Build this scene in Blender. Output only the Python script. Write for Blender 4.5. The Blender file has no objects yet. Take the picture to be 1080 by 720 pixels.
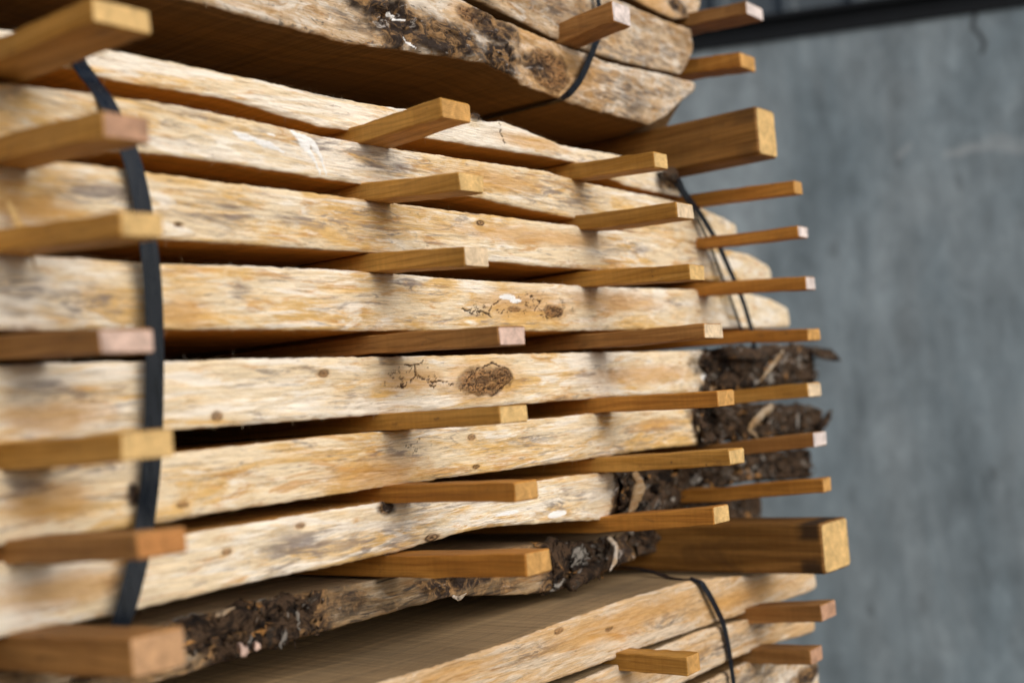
import bpy, math, random
import numpy as np
random.seed(7); RNG = np.random.RandomState(7)
S = bpy.context.scene
COL = S.collection

# ---------------------------------------------------------------- camera geometry
F = 1322.37; CX, CY = 540.0, 360.0
B = np.array([[0.60514405, -0.00542137, 0.79609754],
              [-0.79239963, 0.09240752, 0.60296242],
              [-0.07683428, -0.99570651, 0.05162397]])
Z0 = 1.15                                   # height of the camera over the ground

def ray(u, v):
    return B @ np.array([(u - CX) / F, (v - CY) / F, 1.0])

def at_y(u, v, y):
    """world point where the sight line of a photo pixel meets the plane y"""
    w = ray(u, v)
    return np.array([w[0] / w[1] * y, y, w[2] / w[1] * y + Z0])

def at_x(u, v, x):
    w = ray(u, v)
    return np.array([x, w[1] / w[0] * x, w[2] / w[0] * x + Z0])

def pix(P):
    c = B.T @ (np.asarray(P, float) - [0, 0, Z0])
    return CX + F * c[0] / c[2], CY + F * c[1] / c[2]

# ---------------------------------------------------------------- numpy noise
def _h(ix, iy, seed):
    n = (ix.astype(np.int64) * 374761393 + iy.astype(np.int64) * 668265263 + seed * 1442695041) & 0xffffffff
    n = ((n ^ (n >> 13)) * 1274126177) & 0xffffffff
    return ((n ^ (n >> 16)) & 0xffffff) / float(0xffffff)

def vn(x, y, seed=0):
    x, y = np.broadcast_arrays(np.asarray(x, float), np.asarray(y, float))
    xi = np.floor(x); yi = np.floor(y); fx = x - xi; fy = y - yi
    fx = fx * fx * fx * (fx * (fx * 6 - 15) + 10); fy = fy * fy * fy * (fy * (fy * 6 - 15) + 10)
    xi = xi.astype(np.int64); yi = yi.astype(np.int64)
    a = _h(xi, yi, seed); b = _h(xi + 1, yi, seed); c = _h(xi, yi + 1, seed); d = _h(xi + 1, yi + 1, seed)
    return (a * (1 - fx) + b * fx) * (1 - fy) + (c * (1 - fx) + d * fx) * fy

def fbm(x, y, seed=0, o=4):
    s = 0; a = .5; t = 0
    for k in range(o):
        s = s + a * vn(x * 2 ** k + 17.3 * k, y * 2 ** k - 9.1 * k, seed + k); t += a; a *= .5
    return s / t * 2 - 1

def sstep(a, b, x):
    t = np.clip((x - a) / (b - a), 0, 1); return t * t * (3 - 2 * t)

# ---------------------------------------------------------------- materials
class NT:
    def __init__(self, name):
        self.m = bpy.data.materials.new(name); self.m.use_nodes = True
        self.t = self.m.node_tree; self.t.nodes.clear()
        self.out = self.t.nodes.new('ShaderNodeOutputMaterial')
        self.b = self.t.nodes.new('ShaderNodeBsdfPrincipled')
        self.t.links.new(self.b.outputs[0], self.out.inputs[0])
    def n(self, typ, **kw):
        nd = self.t.nodes.new('ShaderNode' + typ)
        for k, v in kw.items(): setattr(nd, k, v)
        return nd
    def l(self, a, b): self.t.links.new(a, b)
    def setin(self, sock, v):
        if isinstance(v, bpy.types.NodeSocket): self.l(v, sock)
        else: sock.default_value = v
    def coords(self, rand=True):
        tc = self.n('TexCoord').outputs['Object']
        if not rand: return tc
        oi = self.n('ObjectInfo')
        v = self.n('VectorMath', operation='SCALE'); v.inputs[0].default_value = (13.7, 7.9, 21.3)
        self.l(oi.outputs['Random'], v.inputs['Scale'])
        a = self.n('VectorMath', operation='ADD'); self.l(tc, a.inputs[0]); self.l(v.outputs[0], a.inputs[1])
        return a.outputs[0]
    def scaled(self, co, s):
        v = self.n('VectorMath', operation='MULTIPLY'); self.l(co, v.inputs[0]); v.inputs[1].default_value = s
        return v.outputs[0]
    def noise(self, co, s, detail=4, rough=.55, dist=0., sc=1.):
        nd = self.n('TexNoise'); nd.inputs['Scale'].default_value = sc
        nd.inputs['Detail'].default_value = detail; nd.inputs['Roughness'].default_value = rough
        nd.inputs['Distortion'].default_value = dist
        self.l(self.scaled(co, s), nd.inputs['Vector']); return nd.outputs[0]
    def ramp(self, x, stops):
        r = self.n('ValToRGB'); el = r.color_ramp.elements
        while len(el) < len(stops): el.new(.5)
        for e, (p, c) in zip(el, stops):
            e.position = p; e.color = (c[0], c[1], c[2], 1) if isinstance(c, (tuple, list)) else (c, c, c, 1)
        self.setin(r.inputs[0], x); return r.outputs[0]
    def mr(self, x, a, b, c=0., d=1., smooth=True):
        r = self.n('MapRange'); r.interpolation_type = 'SMOOTHSTEP' if smooth else 'LINEAR'
        self.setin(r.inputs[0], x)
        for i, q in zip((1, 2, 3, 4), (a, b, c, d)): r.inputs[i].default_value = q
        return r.outputs[0]
    def mix(self, f, a, b, mode='MIX'):
        m = self.n('Mix', data_type='RGBA', blend_type=mode)
        self.setin(m.inputs['Factor'], f)
        for k, v in ((6, a), (7, b)):
            self.setin(m.inputs[k], v if isinstance(v, bpy.types.NodeSocket) else (v[0], v[1], v[2], 1))
        return m.outputs[2]
    def math(self, op, a, b=0.):
        m = self.n('Math', operation=op); self.setin(m.inputs[0], a); self.setin(m.inputs[1], b); return m.outputs[0]
    def attr(self, name):
        a = self.n('Attribute'); a.attribute_name = name
        s = self.n('SeparateColor'); self.l(a.outputs['Color'], s.inputs[0])
        return s.outputs[0], s.outputs[1], s.outputs[2], a.outputs['Alpha']
    def finish(self, colour, rough=.8, bump=None, bs=.4, bd=.002, spec=.3):
        self.setin(self.b.inputs['Base Color'], colour); self.setin(self.b.inputs['Roughness'], rough)
        self.b.inputs['Specular IOR Level'].default_value = spec
        if bump is not None:
            b = self.n('Bump'); b.inputs['Strength'].default_value = bs; b.inputs['Distance'].default_value = bd
            self.l(bump, b.inputs['Height']); self.l(b.outputs[0], self.b.inputs['Normal'])
        return self.m

def slab_material(name, cream, gold, white, grey, sawn, grey_amt=.5, gold_amt=.5, mottle=1.):
    M = NT(name); co = M.coords()
    front, knot, crack, paint = M.attr('mask_a'); halo, stain_shade, gnarl_shade, _ = M.attr('mask_b')
    # bare debarked edge
    fib = M.noise(co, (12, 190, 260), 7, .74, .6)
    fz = M.math('MULTIPLY', M.math('SUBTRACT', fib, .5), .24)
    rnd = M.math('MULTIPLY', M.math('SUBTRACT', M.n('ObjectInfo').outputs['Random'], .5), .10)
    slow = M.math('ADD', rnd, M.math('MULTIPLY', M.math('SUBTRACT', M.noise(co, (2.1, 6, 8), 3, .5, .5), .5), .5))
    ms = lambda q: (q[0] * mottle, q[1], q[2])
    def cloud(scale, a, b, dist=1.0, k=1., sl=0.):
        n_ = M.math('ADD', M.noise(co, scale, 7, .66, dist), M.math('MULTIPLY', fz, k))
        return M.mr(M.math('ADD', n_, M.math('MULTIPLY', slow, sl)), a, b)
    col = M.mix(cloud(ms((4.2, 15, 20)), .475, .64, 1.3, 1., -.5), cream, gold)
    col = M.mix(M.math('MULTIPLY', cloud(ms((8, 30, 44)), .55, .66, 1.6), gold_amt), col, (gold[0] * .80, gold[1] * .62, gold[2] * .42))
    col = M.mix(M.math('MULTIPLY', cloud(ms((6, 30, 46)), .465, .59, 1.5, 1.2, 1.), .9), col, white)
    col = M.mix(M.math('MULTIPLY', M.mr(M.noise(co, (15, 290, 380), 5, .7, .4), .52, .66), .45), col, (min(1, white[0] * 1.06), min(1, white[1] * 1.08), min(1, white[2] * 1.12)))
    col = M.mix(M.math('MULTIPLY', M.mr(M.noise(co, (9, 330, 420), 5, .7, .5), .54, .66), .30), col, (gold[0] * .72, gold[1] * .66, gold[2] * .62))
    g = M.math('ADD', M.noise(co, ms((7, 44, 62)), 7, .70, 2.4), M.math('SUBTRACT', M.math('MULTIPLY', fz, .8), M.math('MULTIPLY', slow, .35)))
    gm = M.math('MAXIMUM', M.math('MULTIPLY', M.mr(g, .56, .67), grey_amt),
                M.math('MULTIPLY', stain_shade, M.math('MULTIPLY', cloud((12, 50, 70), .44, .60, 1.8, 1.6), .85)))
    col = M.mix(gm, col, grey)  # grey of real stains and of painted stick shadows
    st = fib
    # thin dark streaks and specks
    d = M.noise(co, (11, 120, 150), 5, .7, .5)
    col = M.mix(M.math('MULTIPLY', M.mr(d, .58, .68), .6), col, (.26, .15, .07))
    sp = M.noise(co, (150, 260, 330), 3, .6)
    col = M.mix(M.math('MULTIPLY', M.mr(sp, .66, .76), .45), col, (.17, .10, .05))
    grain = M.noise(co, (22, 420, 520), 4, .7, .25)
    col = M.mix(1., col, M.ramp(grain, [(.3, .78), (.7, 1.10)]), 'MULTIPLY')
    # knots, halos, cracks, paint (placed)
    col = M.mix(M.math('MULTIPLY', halo, .75), col, (.60, .33, .10))
    kc = M.mix(M.mr(M.noise(co, (55, 90, 190), 7, .74, 1.8), .38, .60), (.03, .013, .006), (.38, .195, .075))
    col = M.mix(knot, col, kc)
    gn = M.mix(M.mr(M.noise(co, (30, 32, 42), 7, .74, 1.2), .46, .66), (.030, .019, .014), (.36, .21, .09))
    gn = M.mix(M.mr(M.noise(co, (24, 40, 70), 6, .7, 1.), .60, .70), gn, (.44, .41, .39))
    col = M.mix(gnarl_shade, col, gn)  # burl and bark colour, also used for painted patches of shade
    col = M.mix(crack, col, (.045, .022, .012))
    col = M.mix(paint, col, (.90, .91, .92))
    # sawn faces
    sw = M.noise(co, (2.2, 48, 26), 7, .66, .7)
    sc_ = M.mix(M.mr(sw, .35, .68), sawn, (sawn[0] * 1.45, sawn[1] * 1.40, sawn[2] * 1.32))
    saw = M.noise(co, (190, 5, 5), 3, .6)
    sc_ = M.mix(1., sc_, M.ramp(saw, [(.3, .74), (.7, 1.14)]), 'MULTIPLY')
    sg = M.noise(co, (6, 300, 30), 4, .7)
    sc_ = M.mix(1., sc_, M.ramp(sg, [(.3, .82), (.7, 1.10)]), 'MULTIPLY')
    sd = M.noise(co, (5, 9, 9), 5, .7, 1.)
    sc_ = M.mix(M.math('MULTIPLY', M.mr(sd, .60, .75), .45), sc_, (.13, .08, .045))
    fin = M.mix(front, sc_, col)
    h = M.math('ADD', M.math('MULTIPLY', grain, .35), M.math('MULTIPLY', st, .8))
    h = M.math('ADD', h, M.math('MULTIPLY', M.noise(co, (60, 90, 110), 5, .7), .6))
    h = M.math('SUBTRACT', h, M.math('MULTIPLY', crack, 1.2))
    return M.finish(fin, .72, h, .75, .0026, .25)

MAT = {}
MAT['slab'] = slab_material('debarked_slab_wood', (.86, .72, .51), (.75, .49, .19), (.96, .90, .80), (.25, .21, .20), (.50, .27, .07), .62, .7)
MAT['slab_grey'] = slab_material('weathered_slab_wood', (.66, .50, .33), (.50, .31, .14), (.80, .73, .64), (.15, .125, .11), (.19, .115, .05), 1., .6, 3.2)  # sawn colour darkened to deepen the shade on the undersides
MAT['slab_dark'] = slab_material('dark_slab_wood', (.36, .255, .145), (.32, .195, .085), (.50, .42, .32), (.06, .048, .04), (.36, .27, .17), 1., .6)
MAT['slab_low'] = slab_material('greyed_slab_wood', (.66, .46, .26), (.58, .34, .13), (.74, .62, .48), (.20, .165, .14), (.29, .21, .12), .8, .6)

def bark_material():
    M = NT('rough_bark'); co = M.coords()
    a = M.noise(co, (17, 20, 26), 8, .75, 1.2)
    col = M.ramp(a, [(.34, (.010, .008, .008)), (.45, (.026, .017, .012)), (.52, (.13, .080, .048)), (.57, (.03, .024, .020)), (.66, (.20, .16, .125)), (.78, (.42, .37, .32))])
    b = M.noise(co, (12, 30, 14), 6, .65, 2.0)
    col = M.mix(M.math('MULTIPLY', M.mr(b, .57, .64), .85), col, (.42, .40, .37))
    c = M.noise(co, (13, 18, 20), 6, .7, 1.0)
    col = M.mix(M.math('MULTIPLY', M.mr(c, .60, .66), .9), col, (.60, .30, .09))
    h = M.noise(co, (50, 60, 90), 8, .78, .8)
    return M.finish(col, .9, h, 1., .008, .2)
MAT['bark'] = bark_material()

def pine_material(name, dark, light, edge=False):
    M = NT(name); co = M.coords()
    a = M.noise(co, (70, 4, 70), 5, .6, .5)
    col = M.mix(M.mr(a, .35, .65), dark, light)
    r = M.noise(co, (330, 9, 330), 4, .7, .3)
    col = M.mix(1., col, M.ramp(r, [(.3, .80), (.7, 1.12)]), 'MULTIPLY')
    b = M.noise(co, (34, 10, 50), 6, .7, 2.2)
    col = M.mix(M.math('MULTIPLY', M.mr(b, .56, .70), .55), col, (.17, .085, .03))
    if edge:
        e = M.noise(co, (9, 5, 14), 5, .7, 1.2)
        col = M.mix(M.math('MULTIPLY', M.mr(e, .52, .74), .5), col, (.075, .038, .016))
        stn, _, _, _ = M.attr('mask_a'); col = M.mix(stn, col, (.012, .010, .010))
    wv = M.n('TexWave'); wv.wave_type = 'BANDS'; wv.bands_direction = 'Z'; wv.inputs['Scale'].default_value = 1.; wv.inputs['Distortion'].default_value = 9.; wv.inputs['Detail'].default_value = 3.
    M.l(M.scaled(co, (40, 5, 40)), wv.inputs['Vector'])
    col = M.mix(M.math('MULTIPLY', M.mr(wv.outputs[1], .72, .98), .28), col, (dark[0] * .45, dark[1] * .38, dark[2] * .35))
    ww = M.noise(co, (5, 3, 5), 2, .5); col = M.mix(1., col, M.ramp(ww, [(.35, .78), (.65, 1.12)]), 'MULTIPLY')
    s = M.noise(co, (12, 240, 12), 3, .6)
    col = M.mix(1., col, M.ramp(s, [(.3, .92), (.7, 1.05)]), 'MULTIPLY')
    k = M.noise(co, (90, 60, 90), 2, .5)
    col = M.mix(M.math('MULTIPLY', M.mr(k, .72, .78), .6), col, (.12, .06, .03))
    return M.finish(col, .65, M.math('ADD', r, M.math('MULTIPLY', s, .5)), .35, .0012, .3)
MAT['pine'] = [pine_material('orange_pine', (.41, .165, .024), (.59, .27, .05)),
               pine_material('golden_pine', (.43, .205, .032), (.61, .325, .075)),
               pine_material('brown_pine', (.31, .14, .036), (.46, .23, .07))]
MAT['beam'] = pine_material('beam_pine', (.20, .088, .016), (.34, .165, .04), True)

def end_material(name, a_, b_, ring=.5):
    M = NT(name); co = M.coords()
    d = M.n('VectorMath', operation='DISTANCE'); M.l(M.scaled(M.n('TexCoord').outputs['Object'], (1, 0, 1)), d.inputs[0]); d.inputs[1].default_value = (.01, 0, -.045)
    w = M.math('SINE', M.math('ADD', M.math('MULTIPLY', d.outputs['Value'], 2600.), M.math('MULTIPLY', M.noise(co, (60, 60, 60), 3, .5), 7.)))
    col = M.mix(M.math('MULTIPLY', M.mr(w, -.6, .9), ring), a_, b_)
    n = M.noise(co, (60, 60, 60), 5, .7, .8)
    col = M.mix(1., col, M.ramp(n, [(.32, .62), (.68, 1.18)]), 'MULTIPLY')
    f = M.noise(co, (420, 420, 420), 3, .7)
    col = M.mix(1., col, M.ramp(f, [(.3, .86), (.7, 1.08)]), 'MULTIPLY')
    return M.finish(col, .85, f, .5, .001, .2)
MAT['end_orange'] = end_material('orange_end_grain', (.66, .38, .13), (.48, .24, .07))
MAT['end_gold'] = end_material('golden_end_grain', (.78, .54, .24), (.62, .38, .14))
MAT['end_pale'] = end_material('pale_end_grain', (.82, .66, .46), (.66, .48, .30), .4)
MAT['end_pink'] = end_material('pink_painted_end_grain', (.72, .54, .46), (.60, .40, .33), .5)
MAT['end_white'] = end_material('whitish_pink_end_grain', (.82, .74, .72), (.66, .54, .52), .35)
MAT['end_tan'] = end_material('tan_end_grain', (.62, .38, .21), (.46, .25, .12), .6)
MAT['end_rust'] = end_material('rusty_end_grain', (.52, .24, .08), (.38, .15, .05))
MAT['end_brown'] = end_material('brown_pink_end_grain', (.55, .33, .22), (.42, .24, .15))

def strap_material():
    M = NT('black_strap'); co = M.coords()
    n = M.noise(co, (200, 200, 30), 4, .6)
    col = M.mix(n, (.002, .004, .008), (.006, .011, .020))
    return M.finish(col, M.mr(n, .3, .7, .22, .5), n, .3, .0008, .45)
MAT['strap'] = strap_material()

def concrete_material():
    M = NT('stained_concrete'); co = M.coords(False)
    a = M.noise(co, (1.6, 1.6, .8), 6, .65, .6)
    col = M.mix(M.mr(a, .35, .65), (.19, .240, .274), (.285, .335, .368))
    s = M.noise(co, (9, 9, 1.4), 5, .6, .3)
    col = M.mix(1., col, M.ramp(s, [(.32, .80), (.68, 1.15)]), 'MULTIPLY')
    b = M.noise(co, (4.2, 4.2, 2.4), 5, .62, .3)
    col = M.mix(1., col, M.ramp(b, [(.32, .78), (.68, 1.18)]), 'MULTIPLY')
    w = M.noise(co, (2.0, 2.0, .5), 4, .5)
    col = M.mix(M.math('MULTIPLY', M.mr(w, .55, .72), .4), col, (.30, .255, .22))
    d = M.noise(co, (15, 15, 9), 6, .72, .6)
    col = M.mix(1., col, M.ramp(d, [(.3, .78), (.7, 1.16)]), 'MULTIPLY')
    crack, pale, _, _ = M.attr('mask_a')
    col = M.mix(crack, col, (.03, .032, .035)); col = M.mix(pale, col, (.42, .45, .47))
    return M.finish(col, .85, M.math('ADD', d, b), .3, .01, .2)
MAT['concrete'] = concrete_material()

def plain(name, c, rough, metal=0., var=.15):
    M = NT(name); co = M.coords(False); n = M.noise(co, (14, 14, 5), 5, .6, .3)
    col = M.mix(1., (c[0], c[1], c[2]), M.ramp(n, [(.3, 1 - var), (.7, 1 + var)]), 'MULTIPLY')
    M.b.inputs['Metallic'].default_value = metal
    return M.finish(col, rough, n, .15, .004, .35)
MAT['steel_black'] = plain('black_painted_steel', (.004, .006, .009), .9)
MAT['cladding'] = plain('blue_grey_sheet_metal', (.085, .105, .125), .45)
MAT['cladding_rib'] = plain('pale_rib_sheet_metal', (.30, .34, .37), .45)
MAT['ground'] = plain('yard_concrete', (.10, .095, .085), .9)

# ---------------------------------------------------------------- object helpers
def tag(o, label=None, cat=None, group=None, kind=None):
    if label: o['label'] = label
    if cat: o['category'] = cat
    if group: o['group'] = group
    o['kind'] = kind or 'thing'
    return o

def empty(name, loc):
    o = bpy.data.objects.new(name, None); COL.objects.link(o); o.location = loc; o.empty_display_size = .05
    return o

def mesh_obj(name, verts, faces, mats, parent=None, origin=(0, 0, 0), attrs=None, fmat=None, smooth=True):
    v = np.asarray(verts, float) - np.asarray(origin, float)
    me = bpy.data.meshes.new(name)
    me.from_pydata(v.tolist() if len(v) < 3000 else v, [], faces)
    for m in (mats if isinstance(mats, (list, tuple)) else [mats]): me.materials.append(m)
    if fmat is not None: me.polygons.foreach_set('material_index', np.asarray(fmat, np.int32))
    me.polygons.foreach_set('use_smooth', np.full(len(me.polygons), smooth))
    for k, a in (attrs or {}).items():
        at = me.attributes.new(k, 'FLOAT_COLOR', 'POINT'); at.data.foreach_set('color', np.ascontiguousarray(a, np.float32).ravel())
    me.update()
    o = bpy.data.objects.new(name, me); COL.objects.link(o)
    if parent is not None:
        o.parent = parent
        o.location = np.asarray(origin, float) - np.asarray(parent.location)
    else: o.location = origin
    return o

def box_mesh(x0, x1, y0, y1, z0, z1):
    v = [(x, y, z) for z in (z0, z1) for y in (y0, y1) for x in (x0, x1)]
    f = [(0, 2, 3, 1), (4, 5, 7, 6), (0, 1, 5, 4), (2, 6, 7, 3), (0, 4, 6, 2), (1, 3, 7, 5)]
    return v, f

# ---------------------------------------------------------------- slabs
D = 1.0
SLABS = {}

def curve(pts, dyf):
    P = np.array([at_y(u, v, D + dyf(u)) for u, v in pts])
    o = np.argsort(P[:, 0]); return P[o, 0], P[o, 2]

def build_slab(key, top, bot, dy, label, mat='slab', W=.95, marks=(), thick_min=.004, left=-.45, flat=None, dirt=0.,
               barks=(), tilt=0., seed=1, relief=1., fuzz=1., group='rough sawn slabs in the timber stack', zexl=None):
    """top/bot: photo outline of the near edge; dy: list (u, set-back of the edge from the stack face)"""
    du = [d[0] for d in dy]; dv = [d[1] for d in dy]
    dyf = lambda u: float(np.interp(u, du, dv))
    tx, tz = curve(top, dyf); bx, bz = curve(bot, dyf)
    x1 = max(tx[-1], bx[-1])
    # x stations: about one pixel apart where the photo sees the slab
    xs = [left]
    x = left
    while x < x1:
        step = .03 if x < .5 else .00110 * x / 1.0 + .0004
        x += step; xs.append(min(x, x1))
    xs = np.array(xs)
    # smooth outline
    def sm(x, px, pz):
        k = np.linspace(-1, 1, 9) * .009
        return np.mean([np.interp(x + q, px, pz) for q in k], axis=0)
    zt = sm(xs, tx, tz); zb = sm(xs, bx, bz)
    # left of the first station: keep the first height
    dyx_x = np.array([at_y(u, 360, D + d)[0] for u, d in dy]); dyx_d = np.array(dv)
    yf = D + np.mean([np.interp(xs + q, dyx_x, dyx_d) for q in np.linspace(-.02, .02, 9)], axis=0)
    yf = yf + .006 * fbm(xs * 3.1, 0 * xs + seed, seed, 3)
    fine = .0009 * fbm(xs * 90, 0 * xs, seed + 5, 4) + .0006 * fbm(xs * 14, 0 * xs, seed + 9, 3)
    zt = zt + fine * relief; zb = zb + .0009 * fbm(xs * 70, 0 * xs, seed + 15, 3) * relief
    th = np.maximum(zt - zb, thick_min); zt = zb + th
    NF = 46; NT_, NB, NK = 12, 12, 3
    t = np.linspace(0, 1, NF)
    X = np.repeat(xs[:, None], NF, 1); T = np.repeat(t[None, :], len(xs), 0)
    Zf = zb[:, None] + th[:, None] * T
    edge = np.abs(2 * T - 1)
    dist_e = (1 - edge) / 2 * th[:, None]                      # metres from the nearest arris
    wob = .035 * (T - .45) * (1 if seed % 20 == 1 else -1) + .022 * fbm(X * 9 + seed, T * 3.1, seed + 19, 3) if barks else 0 * X
    Y = np.interp(X + wob, xs, yf) + tilt * (T - .5) + .0028 * np.exp(-dist_e / .0022)
    Y = Y + relief * (.0030 * fbm(X * 9, Zf * 22, seed + 20, 4) + .0014 * fbm(X * 34, Zf * 150, seed + 30, 4)
                      + .0005 * fbm(X * 90, Zf * 600, seed + 40, 3))
    knot = np.zeros_like(X); crack = np.zeros_like(X); paint = np.zeros_like(X)
    halo = np.zeros_like(X); stain_shade = np.zeros_like(X); gnarl_shade = np.zeros_like(X)
    rr_ = np.random.RandomState(seed + 400)
    for mk in marks:
        kind, u, v, ru, rv = mk[:5]
        c = at_y(u, v, D + dyf(u)); e = at_y(u + ru, v, D + dyf(u)); q = at_y(u, v - rv, D + dyf(u))
        rx = e[0] - c[0]; rz = q[2] - c[2]
        if kind == 'pin': rx *= rr_.uniform(.6, 1.); rz *= rr_.uniform(.6, .95)
        if kind == 'stroke':                                   # streak of white droppings: (u, v, half width)
            for a_, b_ in zip(mk[5][:-1], mk[5][1:]):
                pa = at_y(a_[0], a_[1], D + dyf(a_[0])); pb = at_y(b_[0], b_[1], D + dyf(b_[0])); d = pb - pa
                sel = np.where((xs > min(pa[0], pb[0]) - .02) & (xs < max(pa[0], pb[0]) + .02))[0]; sl = slice(sel[0], sel[-1] + 1)
                xx = X[sl] + .0025 * fbm(X[sl] * 130, Zf[sl] * 130, seed + 71, 4); zz = Zf[sl] + .002 * fbm(X[sl] * 130, Zf[sl] * 130, seed + 72, 4)
                s = np.clip(((xx - pa[0]) * d[0] + (zz - pa[2]) * d[2]) / (d[0] ** 2 + d[2] ** 2), 0, 1)
                w = (a_[2] * (1 - s) + b_[2] * s) * .00095
                dm = np.hypot(xx - pa[0] - s * d[0], zz - pa[2] - s * d[2])
                k = 1 - sstep(.75, 1.1, dm / w); paint[sl] = np.maximum(paint[sl], k); Y[sl] -= .0005 * k
            continue
        if kind == 'line':                                     # crack along a wandering path of photo points
            pts = np.array([at_y(a, b, D + dyf(a)) for a, b in mk[5]]); w = mk[6]
            sel = np.where((xs > pts[:, 0].min() - .02) & (xs < pts[:, 0].max() + .02))[0]
            if not len(sel): continue
            sl = slice(sel[0], sel[-1] + 1)
            xx = X[sl] + .0035 * fbm(X[sl] * 160, Zf[sl] * 160, seed + 71, 3); zz = Zf[sl] + .0035 * fbm(X[sl] * 160, Zf[sl] * 160, seed + 72, 3)
            dm = np.full(xx.shape, 9.)
            for a, b in zip(pts[:-1], pts[1:]):
                d = b - a; L = d[0] ** 2 + d[2] ** 2 + 1e-12
                s = np.clip(((xx - a[0]) * d[0] + (zz - a[2]) * d[2]) / L, 0, 1)
                dm = np.minimum(dm, np.hypot(xx - a[0] - s * d[0], zz - a[2] - s * d[2]))
            k = 1 - sstep(w * .5, w * 1.3, dm)
            crack[sl] = np.maximum(crack[sl], k); Y[sl] += .0015 * k
            continue
        pad = 2.2
        sel = np.where((xs > c[0] - abs(rx) * pad) & (xs < c[0] + abs(rx) * pad))[0]
        if not len(sel): continue
        sl = slice(sel[0], sel[-1] + 1)
        dx = (X[sl] - c[0]) / rx; dz = (Zf[sl] - c[2]) / rz
        r = np.hypot(dx, dz) + .22 * fbm(X[sl] * 70, Zf[sl] * 90, seed + 61, 4)
        if kind == 'knot':
            a = math.atan2(1, 1)
            body = 1 - sstep(.78, 1.02, r)
            rings = .5 + .5 * np.sin(r * 15 + 3 * fbm(X[sl] * 90, Zf[sl] * 120, seed + 62, 3))
            knot[sl] = np.maximum(knot[sl], body * (.8 + .2 * rings))
            rim = np.exp(-((r - .95) / .09) ** 2)
            crack[sl] = np.maximum(crack[sl], .45 * rim + .6 * (1 - sstep(.05, .3, r)))
            cr = np.abs(fbm(X[sl] * 120, Zf[sl] * 130, seed + 63, 4))
            crack[sl] = np.maximum(crack[sl], body * (1 - sstep(.02, .08, cr)) * .9)
            halo[sl] = np.maximum(halo[sl], (1 - sstep(.9, 1.9, r)) * .8)
            Y[sl] -= .003 * (1 - sstep(.6, 1.5, r)) * min(1, rz / .01); Y[sl] += .0012 * body * rings
        elif kind == 'pin':
            knot[sl] = np.maximum(knot[sl], (1 - sstep(.8, 1.05, r)) * .75)
            ps = rr_.uniform(.25, .8)
            crack[sl] = np.maximum(crack[sl], ps * np.exp(-((r - .85) / .16) ** 2))
            crack[sl] = np.maximum(crack[sl], ps * (1 - sstep(.1, .35, r)))
            halo[sl] = np.maximum(halo[sl], (1 - sstep(.9, 1.8, r)) * .5)
        elif kind == 'halo': halo[sl] = np.maximum(halo[sl], (1 - sstep(.3, 1.2, r)) * .9)
        elif kind == 'stain_shade': stain_shade[sl] = np.maximum(stain_shade[sl], 1 - sstep(.3, 1.2, r))
        elif kind == 'paint':
            paint[sl] = np.maximum(paint[sl], 1 - sstep(.82, .98, r))
        elif kind == 'gnarl_shade':
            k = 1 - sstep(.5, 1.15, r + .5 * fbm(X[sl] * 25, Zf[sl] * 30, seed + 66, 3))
            gnarl_shade[sl] = np.maximum(gnarl_shade[sl], k)
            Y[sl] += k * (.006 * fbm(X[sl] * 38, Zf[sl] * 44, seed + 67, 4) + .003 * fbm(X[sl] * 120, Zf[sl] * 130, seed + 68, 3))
        elif kind == 'bump': Y[sl] -= mk[5] * (1 - sstep(.0, 1.2, r))
        elif kind == 'web':                                    # net of drying cracks
            cr = np.abs(fbm(X[sl] * 105, Zf[sl] * 150, seed + 64, 3))
            crack[sl] = np.maximum(crack[sl], .85 * (1 - sstep(.015, .06, cr)) * (1 - sstep(.6, 1.1, r)) * sstep(-.1, .1, fbm(X[sl] * 60, Zf[sl] * 80, seed + 65, 2)))
    if dirt:
        dn_ = fbm(X * 11, Zf * 34, seed + 201, 5)
        k = dirt * sstep(.12 - .35 * dirt, .42 - .35 * dirt, dn_); gnarl_shade = np.maximum(gnarl_shade, k)
        Y += k * .0035 * fbm(X * 40, Zf * 60, seed + 202, 4)
    for bk in barks:
        sf = bk[4] if len(bk) > 4 else .035
        nz = fbm(X * 20, Zf * 36, seed + 104, 4)
        k = sstep(bk[0] - .3 * sf, bk[0] + .5 * sf, X + sf * nz) * (1 - sstep(bk[1], bk[1] + .03, X + .02 * nz) * (len(bk) == 5)); gnarl_shade = np.maximum(gnarl_shade, k)
    if barks: X = X - sstep(x1 - .07, x1, X) * (.05 * (vn(T * 4.3, X * 0 + seed, seed + 7)))
    # end: roll the edge back into the slab
    er = sstep(x1 - .035, x1, xs) ** 2 * .05
    Y = Y + er[:, None]
    yT = Y[:, -1]; yB = Y[:, 0]
    back = D + W + .03 * fbm(xs * 2, 0 * xs, seed + 50, 3)
    s = (np.linspace(0, 1, NT_ + 2)[1:] ** 2.2)
    XT = np.repeat(xs[:, None], NT_ + 1, 1); YT = yT[:, None] + (back - yT)[:, None] * s
    ZT = np.repeat(zt[:, None], NT_ + 1, 1) + .0008 * fbm(XT * 8, YT * 14, seed + 80, 3)
    sB = s[::-1]
    YB = yB[:, None] + (back - yB)[:, None] * sB
    ZB = np.repeat(zb[:, None], NT_ + 1, 1) + .0008 * fbm(XT * 8, YB * 14, seed + 81, 3)
    if flat:                                                   # the waney end rises, the sawn face under it stays level
        f = sstep(flat - .02, flat, xs)[:, None] * sstep(.004, .09, YB - yB[:, None]); ZB = ZB * (1 - f) + (float(np.interp(flat - .03, xs, zb))) * f
    GX = np.concatenate([X, XT, XT], 1); GY = np.concatenate([Y, YT, YB], 1); GZ = np.concatenate([Zf, ZT, ZB], 1)
    n, m = GX.shape
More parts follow.
